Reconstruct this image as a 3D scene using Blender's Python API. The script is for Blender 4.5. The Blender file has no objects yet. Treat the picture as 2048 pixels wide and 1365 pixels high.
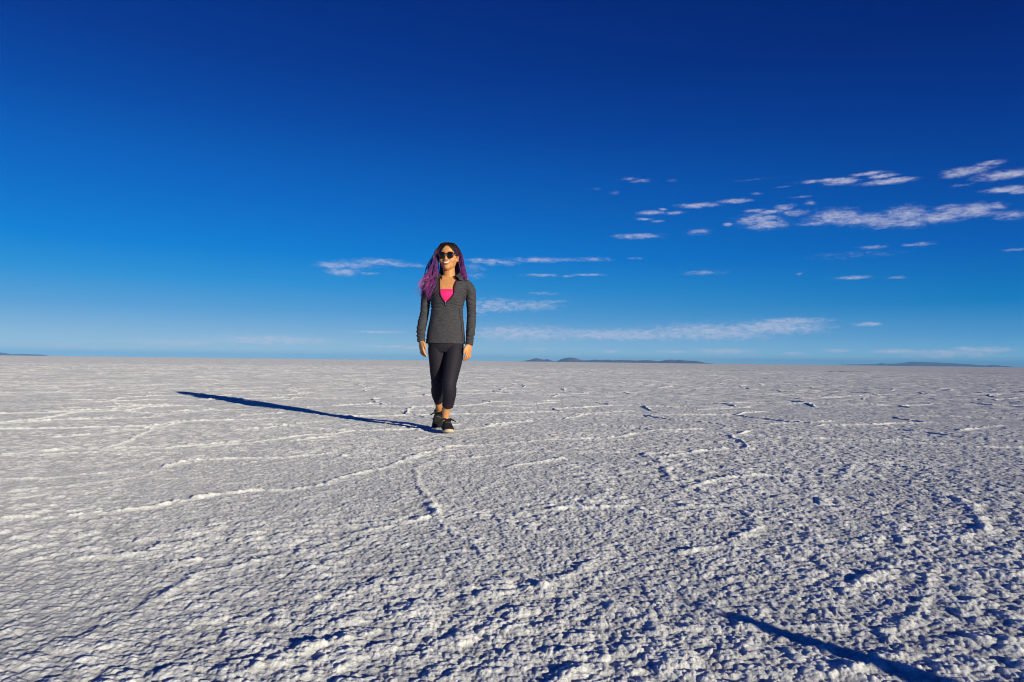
import bpy, bmesh, math, random
import numpy as np
from mathutils import Vector, Matrix
from mathutils.bvhtree import BVHTree

random.seed(4)
scene = bpy.context.scene
COL = scene.collection
rad = math.radians

# ------------------------------------------------------------------ helpers
def mesh_from_arrays(name, verts, faces_quads, smooth=True):
    me = bpy.data.meshes.new(name)
    v = np.asarray(verts, dtype=np.float32)
    f = np.asarray(faces_quads, dtype=np.int32)
    me.vertices.add(len(v)); me.vertices.foreach_set('co', v.ravel())
    me.loops.add(f.size); me.loops.foreach_set('vertex_index', f.ravel())
    me.polygons.add(len(f)); me.polygons.foreach_set('loop_start', np.arange(0, f.size, f.shape[1], dtype=np.int32))
    if smooth: me.polygons.foreach_set('use_smooth', np.ones(len(f), dtype=bool))
    me.update(calc_edges=True)
    return me

def link(name, me, mat=None, parent=None):
    o = bpy.data.objects.new(name, me); COL.objects.link(o)
    if mat is not None:
        me.materials.clear(); me.materials.append(mat)
    if parent is not None: o.parent = parent
    return o

def tag(o, label=None, cat=None, group=None, kind=None):
    if label: o['label'] = label
    if cat: o['category'] = cat
    if group: o['group'] = group
    if kind: o['kind'] = kind
    return o

# ------------------------------------------------------------------ numpy noise
def hsh(ix, iy, seed):
    n = (ix.astype(np.uint32) * np.uint32(374761393) + iy.astype(np.uint32) * np.uint32(668265263)
         + np.uint32((seed * 982451653) & 0xffffffff))
    n = (n ^ (n >> np.uint32(13))) * np.uint32(1274126177)
    n = (n ^ (n >> np.uint32(15))) * np.uint32(2246822519)
    n ^= n >> np.uint32(16)
    return n.astype(np.float32) * np.float32(1.0 / 4294967296.0)

def vnoise(x, y, seed):
    fx = np.floor(x); fy = np.floor(y)
    u = (x - fx).astype(np.float32); v = (y - fy).astype(np.float32)
    ix = fx.astype(np.int32); iy = fy.astype(np.int32)
    u = u * u * (3 - 2 * u); v = v * v * (3 - 2 * v)
    a = hsh(ix, iy, seed); b = hsh(ix + 1, iy, seed); c = hsh(ix, iy + 1, seed); d = hsh(ix + 1, iy + 1, seed)
    return (a + (b - a) * u) * (1 - v) + (c + (d - c) * u) * v

def fbm(x, y, s, seed, octs=3):
    t = 0; amp = 1.0; n = 0
    for i in range(octs):
        t = t + amp * vnoise(x / s, y / s, seed + 17 * i); n += amp; amp *= 0.5; s *= 0.47
    return t / n

def lumps(x, y, s, seed, dens, pw=0.75):
    """rounded irregular crust lumps, 0..1, one candidate per cell of size s"""
    gx = x / s; gy = y / s
    cx = np.floor(gx); cy = np.floor(gy)
    fx = (gx - cx).astype(np.float32); fy = (gy - cy).astype(np.float32)
    ix = cx.astype(np.int32); iy = cy.astype(np.int32)
    h = np.zeros(x.shape, np.float32)
    for i in (-1, 0, 1):
        for j in (-1, 0, 1):
            kx = ix + i; ky = iy + j
            r0 = hsh(kx, ky, seed + 1)
            dx = fx - (i + hsh(kx, ky, seed + 2)); dy = fy - (j + hsh(kx, ky, seed + 3))
            k = r0 / dens                                  # <1 where a lump sits
            rr = 0.34 + 0.5 * (1 - k)
            q = 1 - (dx * dx + dy * dy) / (rr * rr)
            q = np.where((r0 < dens) & (q > 0), q, 0)
            h = np.maximum(h, np.power(q, pw) * (0.35 + 0.65 * (1 - k)))
    return h

def cell_edge(x, y, s, seed):
    """distance to the border between neighbouring salt plates (metres)"""
    gx = x / s; gy = y / s
    cx = np.floor(gx); cy = np.floor(gy)
    fx = (gx - cx).astype(np.float32); fy = (gy - cy).astype(np.float32)
    ix = cx.astype(np.int32); iy = cy.astype(np.int32)
    f1 = np.full(x.shape, 9, np.float32); f2 = np.full(x.shape, 9, np.float32)
    for i in (-1, 0, 1):
        for j in (-1, 0, 1):
            dx = fx - (i + hsh(ix + i, iy + j, seed + 2)); dy = fy - (j + hsh(ix + i, iy + j, seed + 3))
            d = np.sqrt(dx * dx + dy * dy)
            f2 = np.minimum(f2, np.maximum(d, f1)); f1 = np.minimum(f1, d)
    return (f2 - f1) * s * 0.5

def sstep(a, b, x):
    t = np.clip((x - a) / (b - a), 0, 1); return t * t * (3 - 2 * t)

# ------------------------------------------------------------------ node helpers
def new_mat(name):
    m = bpy.data.materials.new(name); m.use_nodes = True
    nt = m.node_tree; nt.nodes.clear()
    out = nt.nodes.new('ShaderNodeOutputMaterial'); bs = nt.nodes.new('ShaderNodeBsdfPrincipled')
    nt.links.new(bs.outputs[0], out.inputs['Surface'])
    return m, nt, bs, out

def nd(nt, typ, **kw):
    n = nt.nodes.new(typ)
    for k, v in kw.items(): setattr(n, k, v)
    return n

def math_node(nt, op, a, b=None, c=None, clamp=False):
    n = nt.nodes.new('ShaderNodeMath'); n.operation = op; n.use_clamp = clamp
    for i, v in enumerate((a, b, c)):
        if v is None: continue
        if isinstance(v, (int, float)): n.inputs[i].default_value = v
        else: nt.links.new(v, n.inputs[i])
    return n.outputs[0]

def srgb(r, g, b):
    def f(c):
        c /= 255.0
        return c / 12.92 if c <= 0.04045 else ((c + 0.055) / 1.055) ** 2.4
    return (f(r), f(g), f(b), 1.0)
RIDGES = [[(-1.842, 2.484), (-1.673, 2.509), (-1.577, 2.555), (-1.394, 2.687), (-1.349, 2.804), (-1.272, 2.945), (-1.129, 3.057), (-0.981, 3.066), (-0.872, 3.222),
  (-0.818, 3.465), (-0.686, 3.718), (-0.57, 4.242), (-0.415, 4.679), (-0.145, 4.789), (0.303, 5.171), (0.75, 5.319), (1.239, 5.952), (1.69, 6.137)],
 [(-2.419, 3.253), (-2.245, 3.293), (-2.117, 3.419), (-1.888, 3.545), (-1.84, 3.718), (-1.846, 3.924), (-1.587, 4.006), (-1.36, 4.045), (-1.151, 4.238), (-1.005, 4.161)],
 [(-3.004, 4.034), (-2.918, 4.198), (-2.768, 4.356), (-2.178, 4.513), (-1.928, 4.789)],
 [(-1.258, 1.995), (-1.195, 2.023), (-1.092, 2.064), (-1.083, 2.148), (-1.021, 2.186)],
 [(-0.962, 1.238), (-0.961, 1.309), (-0.913, 1.377), (-0.864, 1.483), (-0.852, 1.546), (-0.859, 1.617), (-0.854, 1.699), (-0.84, 1.803), (-0.842, 1.906), (-0.762, 1.942),
  (-0.719, 2.027), (-0.642, 2.099), (-0.569, 2.182)],
 [(-0.565, 1.93), (-0.514, 1.975), (-0.466, 2.012)], [(-0.535, 2.302), (-0.466, 2.388), (-0.39, 2.465), (-0.309, 2.563), (-0.286, 2.64), (-0.326, 2.793)],
 [(-0.003, 3.823), (0.309, 4.162)], [(0.918, 4.256), (1.177, 4.512), (1.466, 4.745)], [(0.807, 3.19), (1.053, 3.49), (1.293, 3.613), (1.472, 3.626)],
 [(2.05, 4.136), (2.261, 4.153), (2.427, 4.166)], [(1.752, 3.614), (2.014, 4.034)], [(2.82, 5.327), (3.225, 5.542)], [(4.128, 6.287), (4.899, 6.873)],
 [(-0.013, 1.739), (0.075, 1.796), (0.173, 1.9), (0.245, 2.03)], [(0.54, 2.149), (0.696, 2.219), (0.795, 2.35), (0.899, 2.475), (0.935, 2.704), (0.911, 2.795)],
 [(1.978, 3.061), (1.969, 2.922), (1.702, 2.462), (1.516, 2.337)], [(0.642, 1.319), (0.778, 1.4), (0.863, 1.444), (0.947, 1.49), (0.994, 1.478), (1.114, 1.476)],
 [(0.875, 1.797), (0.986, 1.899), (1.095, 1.995)], [(-0.966, 1.967), (-0.903, 2.009)],
 [(-4.366, 5.852), (-4.083, 6.454), (-3.522, 6.649), (-3.637, 7.427), (-3.367, 7.781)], [(-5.065, 7.657), (-4.249, 8.326)],
 [(-3.276, 4.963), (-3.006, 5.499), (-3.067, 6.268), (-2.636, 6.432), (-2.284, 6.766)], [(-2.204, 4.408), (-2.166, 4.708), (-1.954, 4.847)],
 [(-0.474, 1.321), (-0.419, 1.391), (-0.344, 1.455)], [(-0.704, 5.036), (-0.508, 5.708), (-0.055, 6.303)],
 [(-3.184, 5.439), (-2.906, 5.593), (-3.007, 6.276), (-2.635, 6.487)],
 [(-4.222, 6.27), (-3.86, 6.429), (-3.508, 6.651), (-3.504, 7.232), (-3.293, 7.634), (-3.069, 7.83)],
 [(-2.267, 5.586), (-2.067, 5.777), (-1.939, 6.262), (-1.697, 6.616)], [(-1.541, 4.95), (-1.349, 5.271)], [(-2.794, 7.003), (-2.485, 7.39)],
 [(-4.563, 7.91), (-4.215, 8.526)], [(-5.028, 7.204), (-4.513, 7.512), (-4.345, 7.863)], [(-2.464, 8.275), (-2.091, 8.818), (-1.647, 9.328)],
 [(-1.783, 7.153), (-1.467, 7.774), (-1.026, 8.004)], [(-0.147, 8.97), (0.624, 9.766)], [(0.423, 10.091), (1.225, 10.65)], [(0.715, 7.664), (1.445, 8.323)],
 [(2.321, 8.639), (3.234, 9.266)], [(4.951, 11.729), (6.599, 12.942)], [(-0.193, 6.286), (0.187, 6.758)], [(2.548, 6.737), (3.317, 7.119)]]
CLOUDS = [(25.34, 11.16, 1.73, 0.58, 1.0), (27.07, 10.85, 1.83, 0.44, 1.0), (28.75, 10.54, 1.48, 0.47, 1.0), (29.94, 10.97, 1.38, 0.59, 1.0), (30.37, 10.37, 1.15, 0.39, 1.0),
 (32.09, 10.56, 1.52, 0.45, 1.0), (33.34, 10.78, 1.61, 0.47, 1.0), (34.42, 10.76, 1.18, 0.5, 1.0), (35.15, 10.9, 0.78, 0.31, 1.0), (32.65, 11.18, 0.96, 0.19, 0.8),
 (36.24, 10.23, 1.0, 0.31, 0.8), (23.97, 10.78, 1.13, 0.21, 0.8), (19.85, 11.27, 1.54, 0.5, 1.0), (20.53, 10.93, 1.53, 0.39, 1.0), (20.79, 11.86, 1.02, 0.21, 0.9),
 (19.67, 12.02, 0.69, 0.18, 0.9), (21.81, 12.16, 0.67, 0.24, 1.0), (22.56, 11.68, 0.91, 0.28, 0.9), (23.64, 12.32, 0.39, 0.19, 0.8), (15.22, 12.67, 1.54, 0.2, 1.1),
 (18.1, 12.85, 1.23, 0.18, 1), (11.53, 12.25, 1.12, 0.17, 1), (13.39, 12.15, 0.66, 0.15, 0.9), (12.37, 12.46, 0.34, 0.13, 0.9), (10.87, 11.74, 0.64, 0.13, 0.8),
 (12.0, 11.54, 0.63, 0.11, 0.7), (17.57, 11.08, 0.35, 0.16, 0.9), (15.23, 10.58, 0.91, 0.26, 0.7), (10.41, 10.39, 1.78, 0.22, 1), (24.86, 13.89, 1.75, 0.15, 1.1),
 (25.74, 13.7, 1.1, 0.23, 1.2), (27.7, 14.08, 1.06, 0.15, 1.1), (28.61, 13.81, 0.9, 0.15, 1.1), (29.51, 13.51, 0.74, 0.13, 1), (28.91, 13.37, 1.62, 0.21, 1.2),
 (33.49, 13.45, 1.21, 0.31, 1.1), (34.44, 13.52, 0.92, 0.2, 1), (35.17, 13.82, 0.78, 0.17, 1), (35.94, 12.94, 1.51, 0.3, 1.2), (35.93, 11.98, 1.08, 0.21, 1.2),
 (36.82, 11.76, 0.62, 0.18, 1.1), (33.49, 12.58, 0.81, 0.11, 0.5), (21.56, 13.7, 0.67, 0.1, 0.55), (19.76, 13.34, 0.45, 0.12, 0.6), (22.98, 12.84, 0.82, 0.1, 0.5),
 (9.62, 14.98, 0.76, 0.16, 0.65), (10.66, 14.78, 0.75, 0.16, 0.7), (8.48, 13.92, 0.34, 0.15, 0.7), (13.01, 14.72, 0.45, 0.11, 0.5), (6.75, 14.26, 0.77, 0.11, 0.4),
 (19.32, 14.39, 1.38, 0.1, 0.4), (27.98, 8.75, 0.91, 0.15, 0.8), (30.8, 8.74, 0.93, 0.15, 0.8), (26.44, 8.24, 3.04, 0.24, 0.4), (36.47, 7.91, 0.75, 0.11, 0.7),
 (26.51, 6.58, 1.31, 0.16, 0.8), (29.48, 6.44, 0.53, 0.13, 0.7), (15.61, 7.33, 1.61, 0.19, 0.7), (22.78, 7.03, 0.3, 0.14, 0.7), (-14.86, 7.59, 1.22, 0.27, 1),
 (-14.04, 7.07, 1.23, 0.33, 0.95), (-13.1, 7.74, 1.51, 0.39, 0.8), (-11.17, 8.02, 1.95, 0.33, 0.8), (-9.5, 7.9, 1.26, 0.22, 0.8), (-8.09, 7.82, 0.85, 0.17, 0.7),
 (-11.99, 7.06, 1.24, 0.14, 0.6), (-2.97, 8.37, 1.01, 0.23, 0.8), (-1.53, 8.29, 1.87, 0.28, 0.8), (-0.23, 8.23, 1.01, 0.25, 0.6), (2.07, 8.49, 2.15, 0.23, 0.9),
 (4.37, 8.5, 1.57, 0.16, 0.8), (6.79, 8.54, 1.42, 0.2, 0.7), (10.31, 8.57, 0.7, 0.11, 0.5), (2.37, 7.22, 1.58, 0.14, 0.8), (4.52, 7.16, 0.57, 0.11, 0.7),
 (6.38, 7.26, 1.28, 0.13, 0.8), (-3.09, 7.12, 0.86, 0.31, 0.6), (-1.34, 4.66, 2.44, 0.63, 0.85), (1.39, 4.69, 2.72, 0.51, 0.8), (-2.63, 4.35, 1.0, 0.57, 0.75),
 (3.26, 5.03, 1.29, 0.17, 0.7), (2.53, 5.7, 1.58, 0.17, 0.5), (-3.24, 7.76, 1.01, 0.42, 0.5), (-11.08, 2.28, 2.09, 0.13, 0.4), (-9.53, 1.11, 1.82, 0.14, 0.55),
 (-8.27, 1.02, 0.84, 0.1, 0.6), (9.22, 2.3, 6.95, 0.51, 0.55), (16.17, 2.53, 5.39, 0.74, 0.55), (20.81, 2.86, 4.02, 0.56, 0.6), (22.3, 3.4, 2.53, 0.26, 0.6),
 (27.6, 3.08, 0.92, 0.17, 0.6), (2.01, 1.04, 1.07, 0.13, 1.0), (8.29, 0.91, 0.67, 0.17, 0.6), (13.16, 0.94, 1.22, 0.15, 0.75), (17.36, 0.99, 2.32, 0.27, 0.7),
 (22.48, 0.86, 0.82, 0.14, 0.7), (25.53, 1.09, 0.95, 0.14, 0.6), (29.58, 1.05, 1.76, 0.21, 0.6), (33.55, 1.27, 0.74, 0.14, 1.0), (34.66, 1.15, 1.85, 0.25, 0.65),
 (32.57, 0.88, 3.23, 0.36, 0.5), (0.7, 2.34, 5.56, 0.73, 0.5), (-19.27, 1.46, 4.8, 0.43, 0.5), (-26.23, 1.11, 3.25, 0.26, 0.42), (-33.02, 0.67, 2.37, 0.19, 0.35),
 (-10.87, 1.11, 1.91, 0.11, 0.5)]
HILLS = [[(0.369, -0.022), (0.627, -0.011), (1.056, 0.054), (1.571, 0.155), (2.042, 0.29), (2.688, 0.168), (3.031, 0.215), (3.462, 0.048), (3.719, 0.025), (4.145, 0.228),
  (4.657, 0.362), (5.17, 0.368), (5.598, 0.244), (5.854, 0.145), (6.365, 0.15), (6.958, 0.217), (7.551, 0.181), (8.058, 0.229), (8.48, 0.175), (9.068, 0.224),
  (9.654, 0.205), (10.322, 0.17), (10.572, 0.198), (11.236, 0.223), (11.732, 0.186), (12.144, 0.149), (12.8, 0.257), (13.208, 0.286), (13.534, 0.231), (13.778, 0.293),
  (14.183, 0.23), (14.667, 0.219), (15.15, 0.199), (15.79, 0.066), (16.187, 0.021), (16.504, 0.008)],
 [(25.699, 0.03), (26.219, 0.056), (28.089, 0.098), (28.423, 0.197), (28.754, 0.144), (29.573, 0.172), (30.379, 0.312), (31.797, 0.271), (33.322, 0.198), (34.795, 0.092),
  (35.227, 0.15), (35.796, 0.07), (36.357, 0.026)],
 [(-38.898, 0.072), (-37.794, 0.258), (-37.275, 0.137), (-36.859, 0.196), (-36.542, 0.149), (-36.221, 0.075), (-35.576, 0.112), (-35.14, 0.092), (-34.476, 0.075),
  (-34.139, 0.012)]]
# ------------------------------------------------------------------ sun direction
SUN_AZ, SUN_EL = 40.6, 11.25            # shadows fall 40 degrees left of straight ahead, sun low behind the right shoulder
shadow_dir = Vector((-math.sin(rad(SUN_AZ)), math.cos(rad(SUN_AZ)), 0))
sun_vec = Vector((-shadow_dir.x * math.cos(rad(SUN_EL)), -shadow_dir.y * math.cos(rad(SUN_EL)), math.sin(rad(SUN_EL))))

# ------------------------------------------------------------------ salt flat
def ridge_distance(x, y):
    """distance to the pressure ridges that outline the nearest salt plates"""
    d = np.full(x.shape, 9, np.float32)
    for pl in RIDGES:
        P = np.array(pl)
        sel = np.where((x > P[:, 0].min() - .2) & (x < P[:, 0].max() + .2) & (y > P[:, 1].min() - .2) & (y < P[:, 1].max() + .2))[0]
        if not len(sel): continue
        xs, ys = x[sel], y[sel]; best = d[sel]
        for (ax, ay), (bx, by) in zip(pl[:-1], pl[1:]):
            vx, vy = bx - ax, by - ay; L = vx * vx + vy * vy
            t = np.clip(((xs - ax) * vx + (ys - ay) * vy) / L, 0, 1)
            e = np.hypot(xs - ax - t * vx, ys - ay - t * vy)
            best = np.minimum(best, e.astype(np.float32))
        d[sel] = best
    return d

def dirt_amount(x, y):
    t = np.exp(-((y - 57.5 + 0.9 * (fbm(x, y * 0, 6, 77) - .5) * 4) / 0.55) ** 2) * (x > 17) * (x < 60)
    return t * sstep(.45, .7, fbm(x, y, 4.0, 91))

def salt_height(x, y, sp):
    """height of the crust; sp = local mesh spacing, structures finer than that are left out"""
    r = np.hypot(x, y)
    wx = x + 0.014 * (fbm(x, y, .035, 5, 2) - .5) + 0.03 * (fbm(x, y, .4, 6, 2) - .5)
    wy = y + 0.014 * (fbm(x, y, .035, 7, 2) - .5) + 0.03 * (fbm(x, y, .4, 8, 2) - .5)
    rough = np.clip(0.34 + 0.50 * sstep(.36, .64, fbm(x, y, .55, 21, 3)) + 0.16 * np.clip(x / 1.6 + .25, -1, 1), .26, .78)
    rough = np.maximum(rough, .58 * sstep(2.5, 5, r))
    fine = lambda s: sstep(s / 1.2, s / 3.2, sp)            # 1 where the mesh resolves size s
    h = 0.005 * (fbm(x, y, .55, 31, 2) - .5)
    L = np.zeros_like(h)
    near = r < 34
    def on(sel, fn, w):
        out = np.zeros_like(h); idx = np.where(sel & (w > 0.001))[0]
        if len(idx): out[idx] = fn(wx[idx], wy[idx]) * w[idx]
        return out
    L = np.maximum(L, .0090 * on(near, lambda a, b: lumps(a, b, .085, 101, .16), fine(.10) * rough))
    L = np.maximum(L, .0086 * on(near, lambda a, b: lumps(a, b, .047, 111, .40, .6), fine(.055) * rough))
    L = L + .0042 * on(near, lambda a, b: lumps(a, b, .027, 121, .75), fine(.026) * (.6 + .4 * rough))
    L = L + .0034 * on(r < 9, lambda a, b: lumps(a, b, .0125, 131, .85), fine(.012))
    L = L + .0016 * on(r < 3, lambda a, b: lumps(a, b, .0068, 135, .9), sstep(.0065, .0025, sp))
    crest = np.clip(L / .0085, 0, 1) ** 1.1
    # farther out the same crust, the larger hummocks that can still be told apart
    far1 = sstep(5, 14, r) * fine(.22)
    L = np.maximum(L, .020 * on(r < 70, lambda a, b: lumps(a, b, .24, 141, .55), far1))
    far2 = sstep(14, 40, r) * fine(.6)
    L = np.maximum(L, .034 * on(r < 160, lambda a, b: lumps(a, b, .65, 151, .6), far2))
    far3 = sstep(50, 110, r)
    L = np.maximum(L, .06 * on(r < 400, lambda a, b: lumps(a, b, 2.0, 161, .6), far3 * fine(2.2)))
    h = h + L
    # plate borders
    jag = 0.022 * (fbm(x, y, .035, 41, 2) - .5)
    d = ridge_distance(x, y) + jag
    grow = (0.45 + 1.1 * fbm(x, y, .30, 45, 2)) * (1 - .7 * (1 - sstep(.34, .56, fbm(x, y, .16, 47, 2))) * (1 - sstep(1.9, 2.4, r)))
    away = np.maximum(0, r - 3)
    prof = np.exp(-(np.abs(d) / (.021 + .0016 * away)) ** 2)
    chunk = 0.55 + 0.8 * on(r < 20, lambda a, b: lumps(a, b, .042, 171, .9), fine(.03) * 1.0)
    h = h + (.0072 + .0012 * away) * prof * grow * chunk * (d < .2)
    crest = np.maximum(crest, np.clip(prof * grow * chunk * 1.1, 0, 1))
    d2 = cell_edge(x + .35 * (fbm(x, y, .7, 51, 3) - .5), y + .35 * (fbm(x, y, .7, 53, 3) - .5), 1.5, 67) + jag
    wid = np.maximum(.016, .0012 * r)
    g2 = sstep(.30, .52, fbm(x, y, 1.3, 57, 2)) * (0.45 + .55 * sstep(3.5, 7, r)) * (1 - sstep(40, 90, r))
    p2 = np.exp(-(np.abs(d2) / wid) ** 2) * g2 * (.6 + .6 * chunk) * fine(.05 + .004 * r)
    h = h + np.minimum(.006 + .0009 * r, .015) * p2
    crest = np.maximum(crest, np.clip(p2 * 1.5, 0, 1))
    crest = np.maximum(crest, sstep(.5, .78, fbm(x, y * .45, .5, 71, 4)) * .6 * sstep(4, 12, r))
    h = h + .05 * dirt_amount(x, y)
    if True:                                                # a foot-worn level patch where the woman steps
        k = np.exp(-(((x + .57) / .22) ** 2 + ((y - 5.62) / .40) ** 2))
        h = h * (1 - .75 * k)
    return h - .006, crest

def build_salt():
    fa = np.arange(-52, 52.001, 0.058)
    th = np.concatenate([np.arange(-180, -52, 4.0), fa, np.arange(56, 180, 4.0)])
    rs = [0.12, .3, .5, .7, .85, .93]
    while rs[-1] < 19500:
        r = rs[-1]
        if r < 60: rs.append(r + max(.0024, .0026 * r))
        elif r < 400: rs.append(r * 1.006)
        else: rs.append(r * 1.06)
    rs = np.array(rs); t = np.radians(th)
    R, T = np.meshgrid(rs, t, indexing='ij')
    x = (R * np.sin(T)).ravel(); y = (R * np.cos(T)).ravel()
    dth = np.gradient(t)
    dth[np.abs(th) > 52] = rad(4)
    dr = np.gradient(rs)
    sp = np.maximum(R * dth[None, :], dr[:, None] * np.clip(.585 / R * 3, .25, 1)).ravel().astype(np.float32)
    z, crest = salt_height(x, y, sp)
    nr, nth = len(rs), len(th)
    ii = np.arange(nr - 1)[:, None]; jj = np.arange(nth)[None, :]
    a = ii * nth + jj; b = ii * nth + (jj + 1) % nth
    f = np.stack([a, b, b + nth, a + nth], -1).reshape(-1, 4)[:, ::-1]
    v = np.stack([x, y, z], 1)
    # close the small hole straight under the camera
    v = np.vstack([v, [[0, 0, 0]]]); c = len(v) - 1
    me = mesh_from_arrays('ground', v, f)
    dirt = me.attributes.new('dirt', 'FLOAT', 'POINT')
    dv = np.zeros(len(v), np.float32)
    sel = np.where((v[:, 1] > 50) & (v[:, 1] < 65))[0]
    dv[sel] = dirt_amount(v[sel, 0], v[sel, 1]); dirt.data.foreach_set('value', dv)
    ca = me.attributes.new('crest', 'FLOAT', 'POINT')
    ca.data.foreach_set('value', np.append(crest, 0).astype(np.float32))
    return me

def salt_material():
    m, nt, bs, out = new_mat('salt_crust')
    geo = nd(nt, 'ShaderNodeNewGeometry')
    n1 = nd(nt, 'ShaderNodeTexNoise'); n1.inputs['Scale'].default_value = 1.1; n1.inputs['Detail'].default_value = 5
    nt.links.new(geo.outputs['Position'], n1.inputs['Vector'])
    ramp = nd(nt, 'ShaderNodeValToRGB')
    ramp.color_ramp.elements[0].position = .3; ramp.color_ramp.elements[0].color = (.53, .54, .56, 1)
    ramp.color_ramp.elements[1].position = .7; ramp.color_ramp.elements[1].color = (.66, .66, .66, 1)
    nt.links.new(n1.outputs['Fac'], ramp.inputs[0])
    at = nd(nt, 'ShaderNodeAttribute', attribute_name='dirt')
    mix = nd(nt, 'ShaderNodeMix', data_type='RGBA')
    cr = nd(nt, 'ShaderNodeAttribute', attribute_name='crest')
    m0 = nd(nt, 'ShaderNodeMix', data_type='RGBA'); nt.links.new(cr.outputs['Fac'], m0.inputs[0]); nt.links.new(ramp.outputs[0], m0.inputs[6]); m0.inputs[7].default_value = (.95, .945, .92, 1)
    nt.links.new(at.outputs['Fac'], mix.inputs[0]); nt.links.new(m0.outputs[2], mix.inputs[6]); mix.inputs[7].default_value = (.16, .10, .09, 1)
    # grain: clear and milky crystals side by side, from millimetres to hand-sized patches
    gr = None
    for sc_, am in ((210, .20), (75, .16), (24, .12), (7, .10)):
        nn = nd(nt, 'ShaderNodeTexNoise'); nn.inputs['Scale'].default_value = sc_; nn.inputs['Detail'].default_value = 2
        nt.links.new(geo.outputs['Position'], nn.inputs['Vector'])
        t_ = math_node(nt, 'MULTIPLY', math_node(nt, 'SUBTRACT', nn.outputs['Fac'], .5), am * 3.2)
        gr = t_ if gr is None else math_node(nt, 'ADD', gr, t_)
    gs = nd(nt, 'ShaderNodeVectorMath', operation='SCALE'); nt.links.new(mix.outputs[2], gs.inputs[0]); nt.links.new(math_node(nt, 'ADD', gr, 1.0), gs.inputs['Scale'])
    gm = nd(nt, 'ShaderNodeVectorMath', operation='MINIMUM'); nt.links.new(gs.outputs[0], gm.inputs[0]); gm.inputs[1].default_value = (.96, .955, .935)
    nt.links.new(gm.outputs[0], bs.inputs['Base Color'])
    bs.inputs['Roughness'].default_value = .75
    bs.inputs['Diffuse Roughness'].default_value = .5
    bs.inputs['Specular IOR Level'].default_value = .15
    bs.inputs['Subsurface Weight'].default_value = .35; bs.inputs['Subsurface Radius'].default_value = (1, .9, .8); bs.inputs['Subsurface Scale'].default_value = .006
    n2 = nd(nt, 'ShaderNodeTexNoise'); n2.inputs['Scale'].default_value = 130; n2.inputs['Detail'].default_value = 4; n2.inputs['Roughness'].default_value = .65
    nt.links.new(geo.outputs['Position'], n2.inputs['Vector'])
    b1 = nd(nt, 'ShaderNodeBump'); b1.inputs['Strength'].default_value = .75; b1.inputs['Distance'].default_value = .006
    nt.links.new(n2.outputs['Fac'], b1.inputs['Height'])
    nt.links.new(b1.outputs[0], bs.inputs['Normal'])
    return m

M_salt = salt_material()
ground = link('ground', build_salt(), M_salt)
tag(ground, kind='structure')

# ------------------------------------------------------------------ far hills
def hill_material(name, c1, c2):
    m, nt, bs, out = new_mat(name)
    geo = nd(nt, 'ShaderNodeNewGeometry')
    n1 = nd(nt, 'ShaderNodeTexNoise'); n1.inputs['Scale'].default_value = .012; n1.inputs['Detail'].default_value = 6
    nt.links.new(geo.outputs['Position'], n1.inputs['Vector'])
    ramp = nd(nt, 'ShaderNodeValToRGB')
    ramp.color_ramp.elements[0].position = .35; ramp.color_ramp.elements[0].color = c1
    ramp.color_ramp.elements[1].position = .65; ramp.color_ramp.elements[1].color = c2
    nt.links.new(n1.outputs['Fac'], ramp.inputs[0]); nt.links.new(ramp.outputs[0], bs.inputs['Base Color'])
    bs.inputs['Roughness'].default_value = 1; bs.inputs['Specular IOR Level'].default_value = .05
    return m

def hill(profile, dist, depth, mat, seed):
    az = np.array([p[0] for p in profile]); el = np.array([max(p[1], -.03) for p in profile])
    A = np.linspace(az[0], az[-1], max(60, int((az[-1] - az[0]) * 26)))
    E = np.interp(A, az, el)
    ny = 26
    V = []
    for j in range(ny):
        q = j / (ny - 1)
        D = dist + depth * (q - .35)
        k = math.exp(-((q - .35) / .24) ** 2)
        xx = D * np.sin(np.radians(A)); yy = D * np.cos(np.radians(A))
        crest = np.tan(np.radians(E)) * dist + .6
        w = fbm(xx, yy, dist * .012, seed, 4) - .5
        zz = np.maximum(crest + 2, 0) * np.clip(k * (1 + .55 * w * (1 - k) * 4), 0, 1.0) - 2 + (w * 3 * (1 - k))
        if j in (0, ny - 1): zz = np.full_like(zz, -6)
        V.append(np.stack([xx, yy, zz], 1))
    V = np.concatenate(V); n = len(A)
    ii = np.arange(ny - 1)[:, None]; jj = np.arange(n - 1)[None, :]
    a = ii * n + jj
    f = np.stack([a, a + 1, a + 1 + n, a + n], -1).reshape(-1, 4)
    o = link('hills', mesh_from_arrays('hills', V, f), mat)
    return tag(o, kind='structure')

M_hill = hill_material('dry_hill', (.15, .075, .12, 1), (.27, .13, .18, 1))
hill(HILLS[0], 9000, 1500, M_hill, 201)
hill(HILLS[1], 17000, 3000, M_hill, 211)
hill(HILLS[2], 12000, 2000, M_hill, 221)

# ------------------------------------------------------------------ air
def build_haze():
    bm = bmesh.new(); bmesh.ops.create_cube(bm, size=1.0)
    for v in bm.verts:
        v.co = Vector((v.co.x * 43000, v.co.y * 43000, -8 if v.co.z < 0 else 130))
    me = bpy.data.meshes.new('haze'); bm.to_mesh(me); bm.free()
    m = bpy.data.materials.new('air'); m.use_nodes = True; nt = m.node_tree; nt.nodes.clear()
    out = nt.nodes.new('ShaderNodeOutputMaterial'); pv = nt.nodes.new('ShaderNodeVolumePrincipled')
    pv.inputs['Color'].default_value = (.21, .55, 1.0, 1); pv.inputs['Anisotropy'].default_value = -.2; pv.inputs['Density'].default_value = HAZE
    nt.links.new(pv.outputs[0], out.inputs['Volume'])
    return tag(link('haze', me, m), kind='stuff')
HAZE = 7e-5
if HAZE > 0: build_haze()

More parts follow.
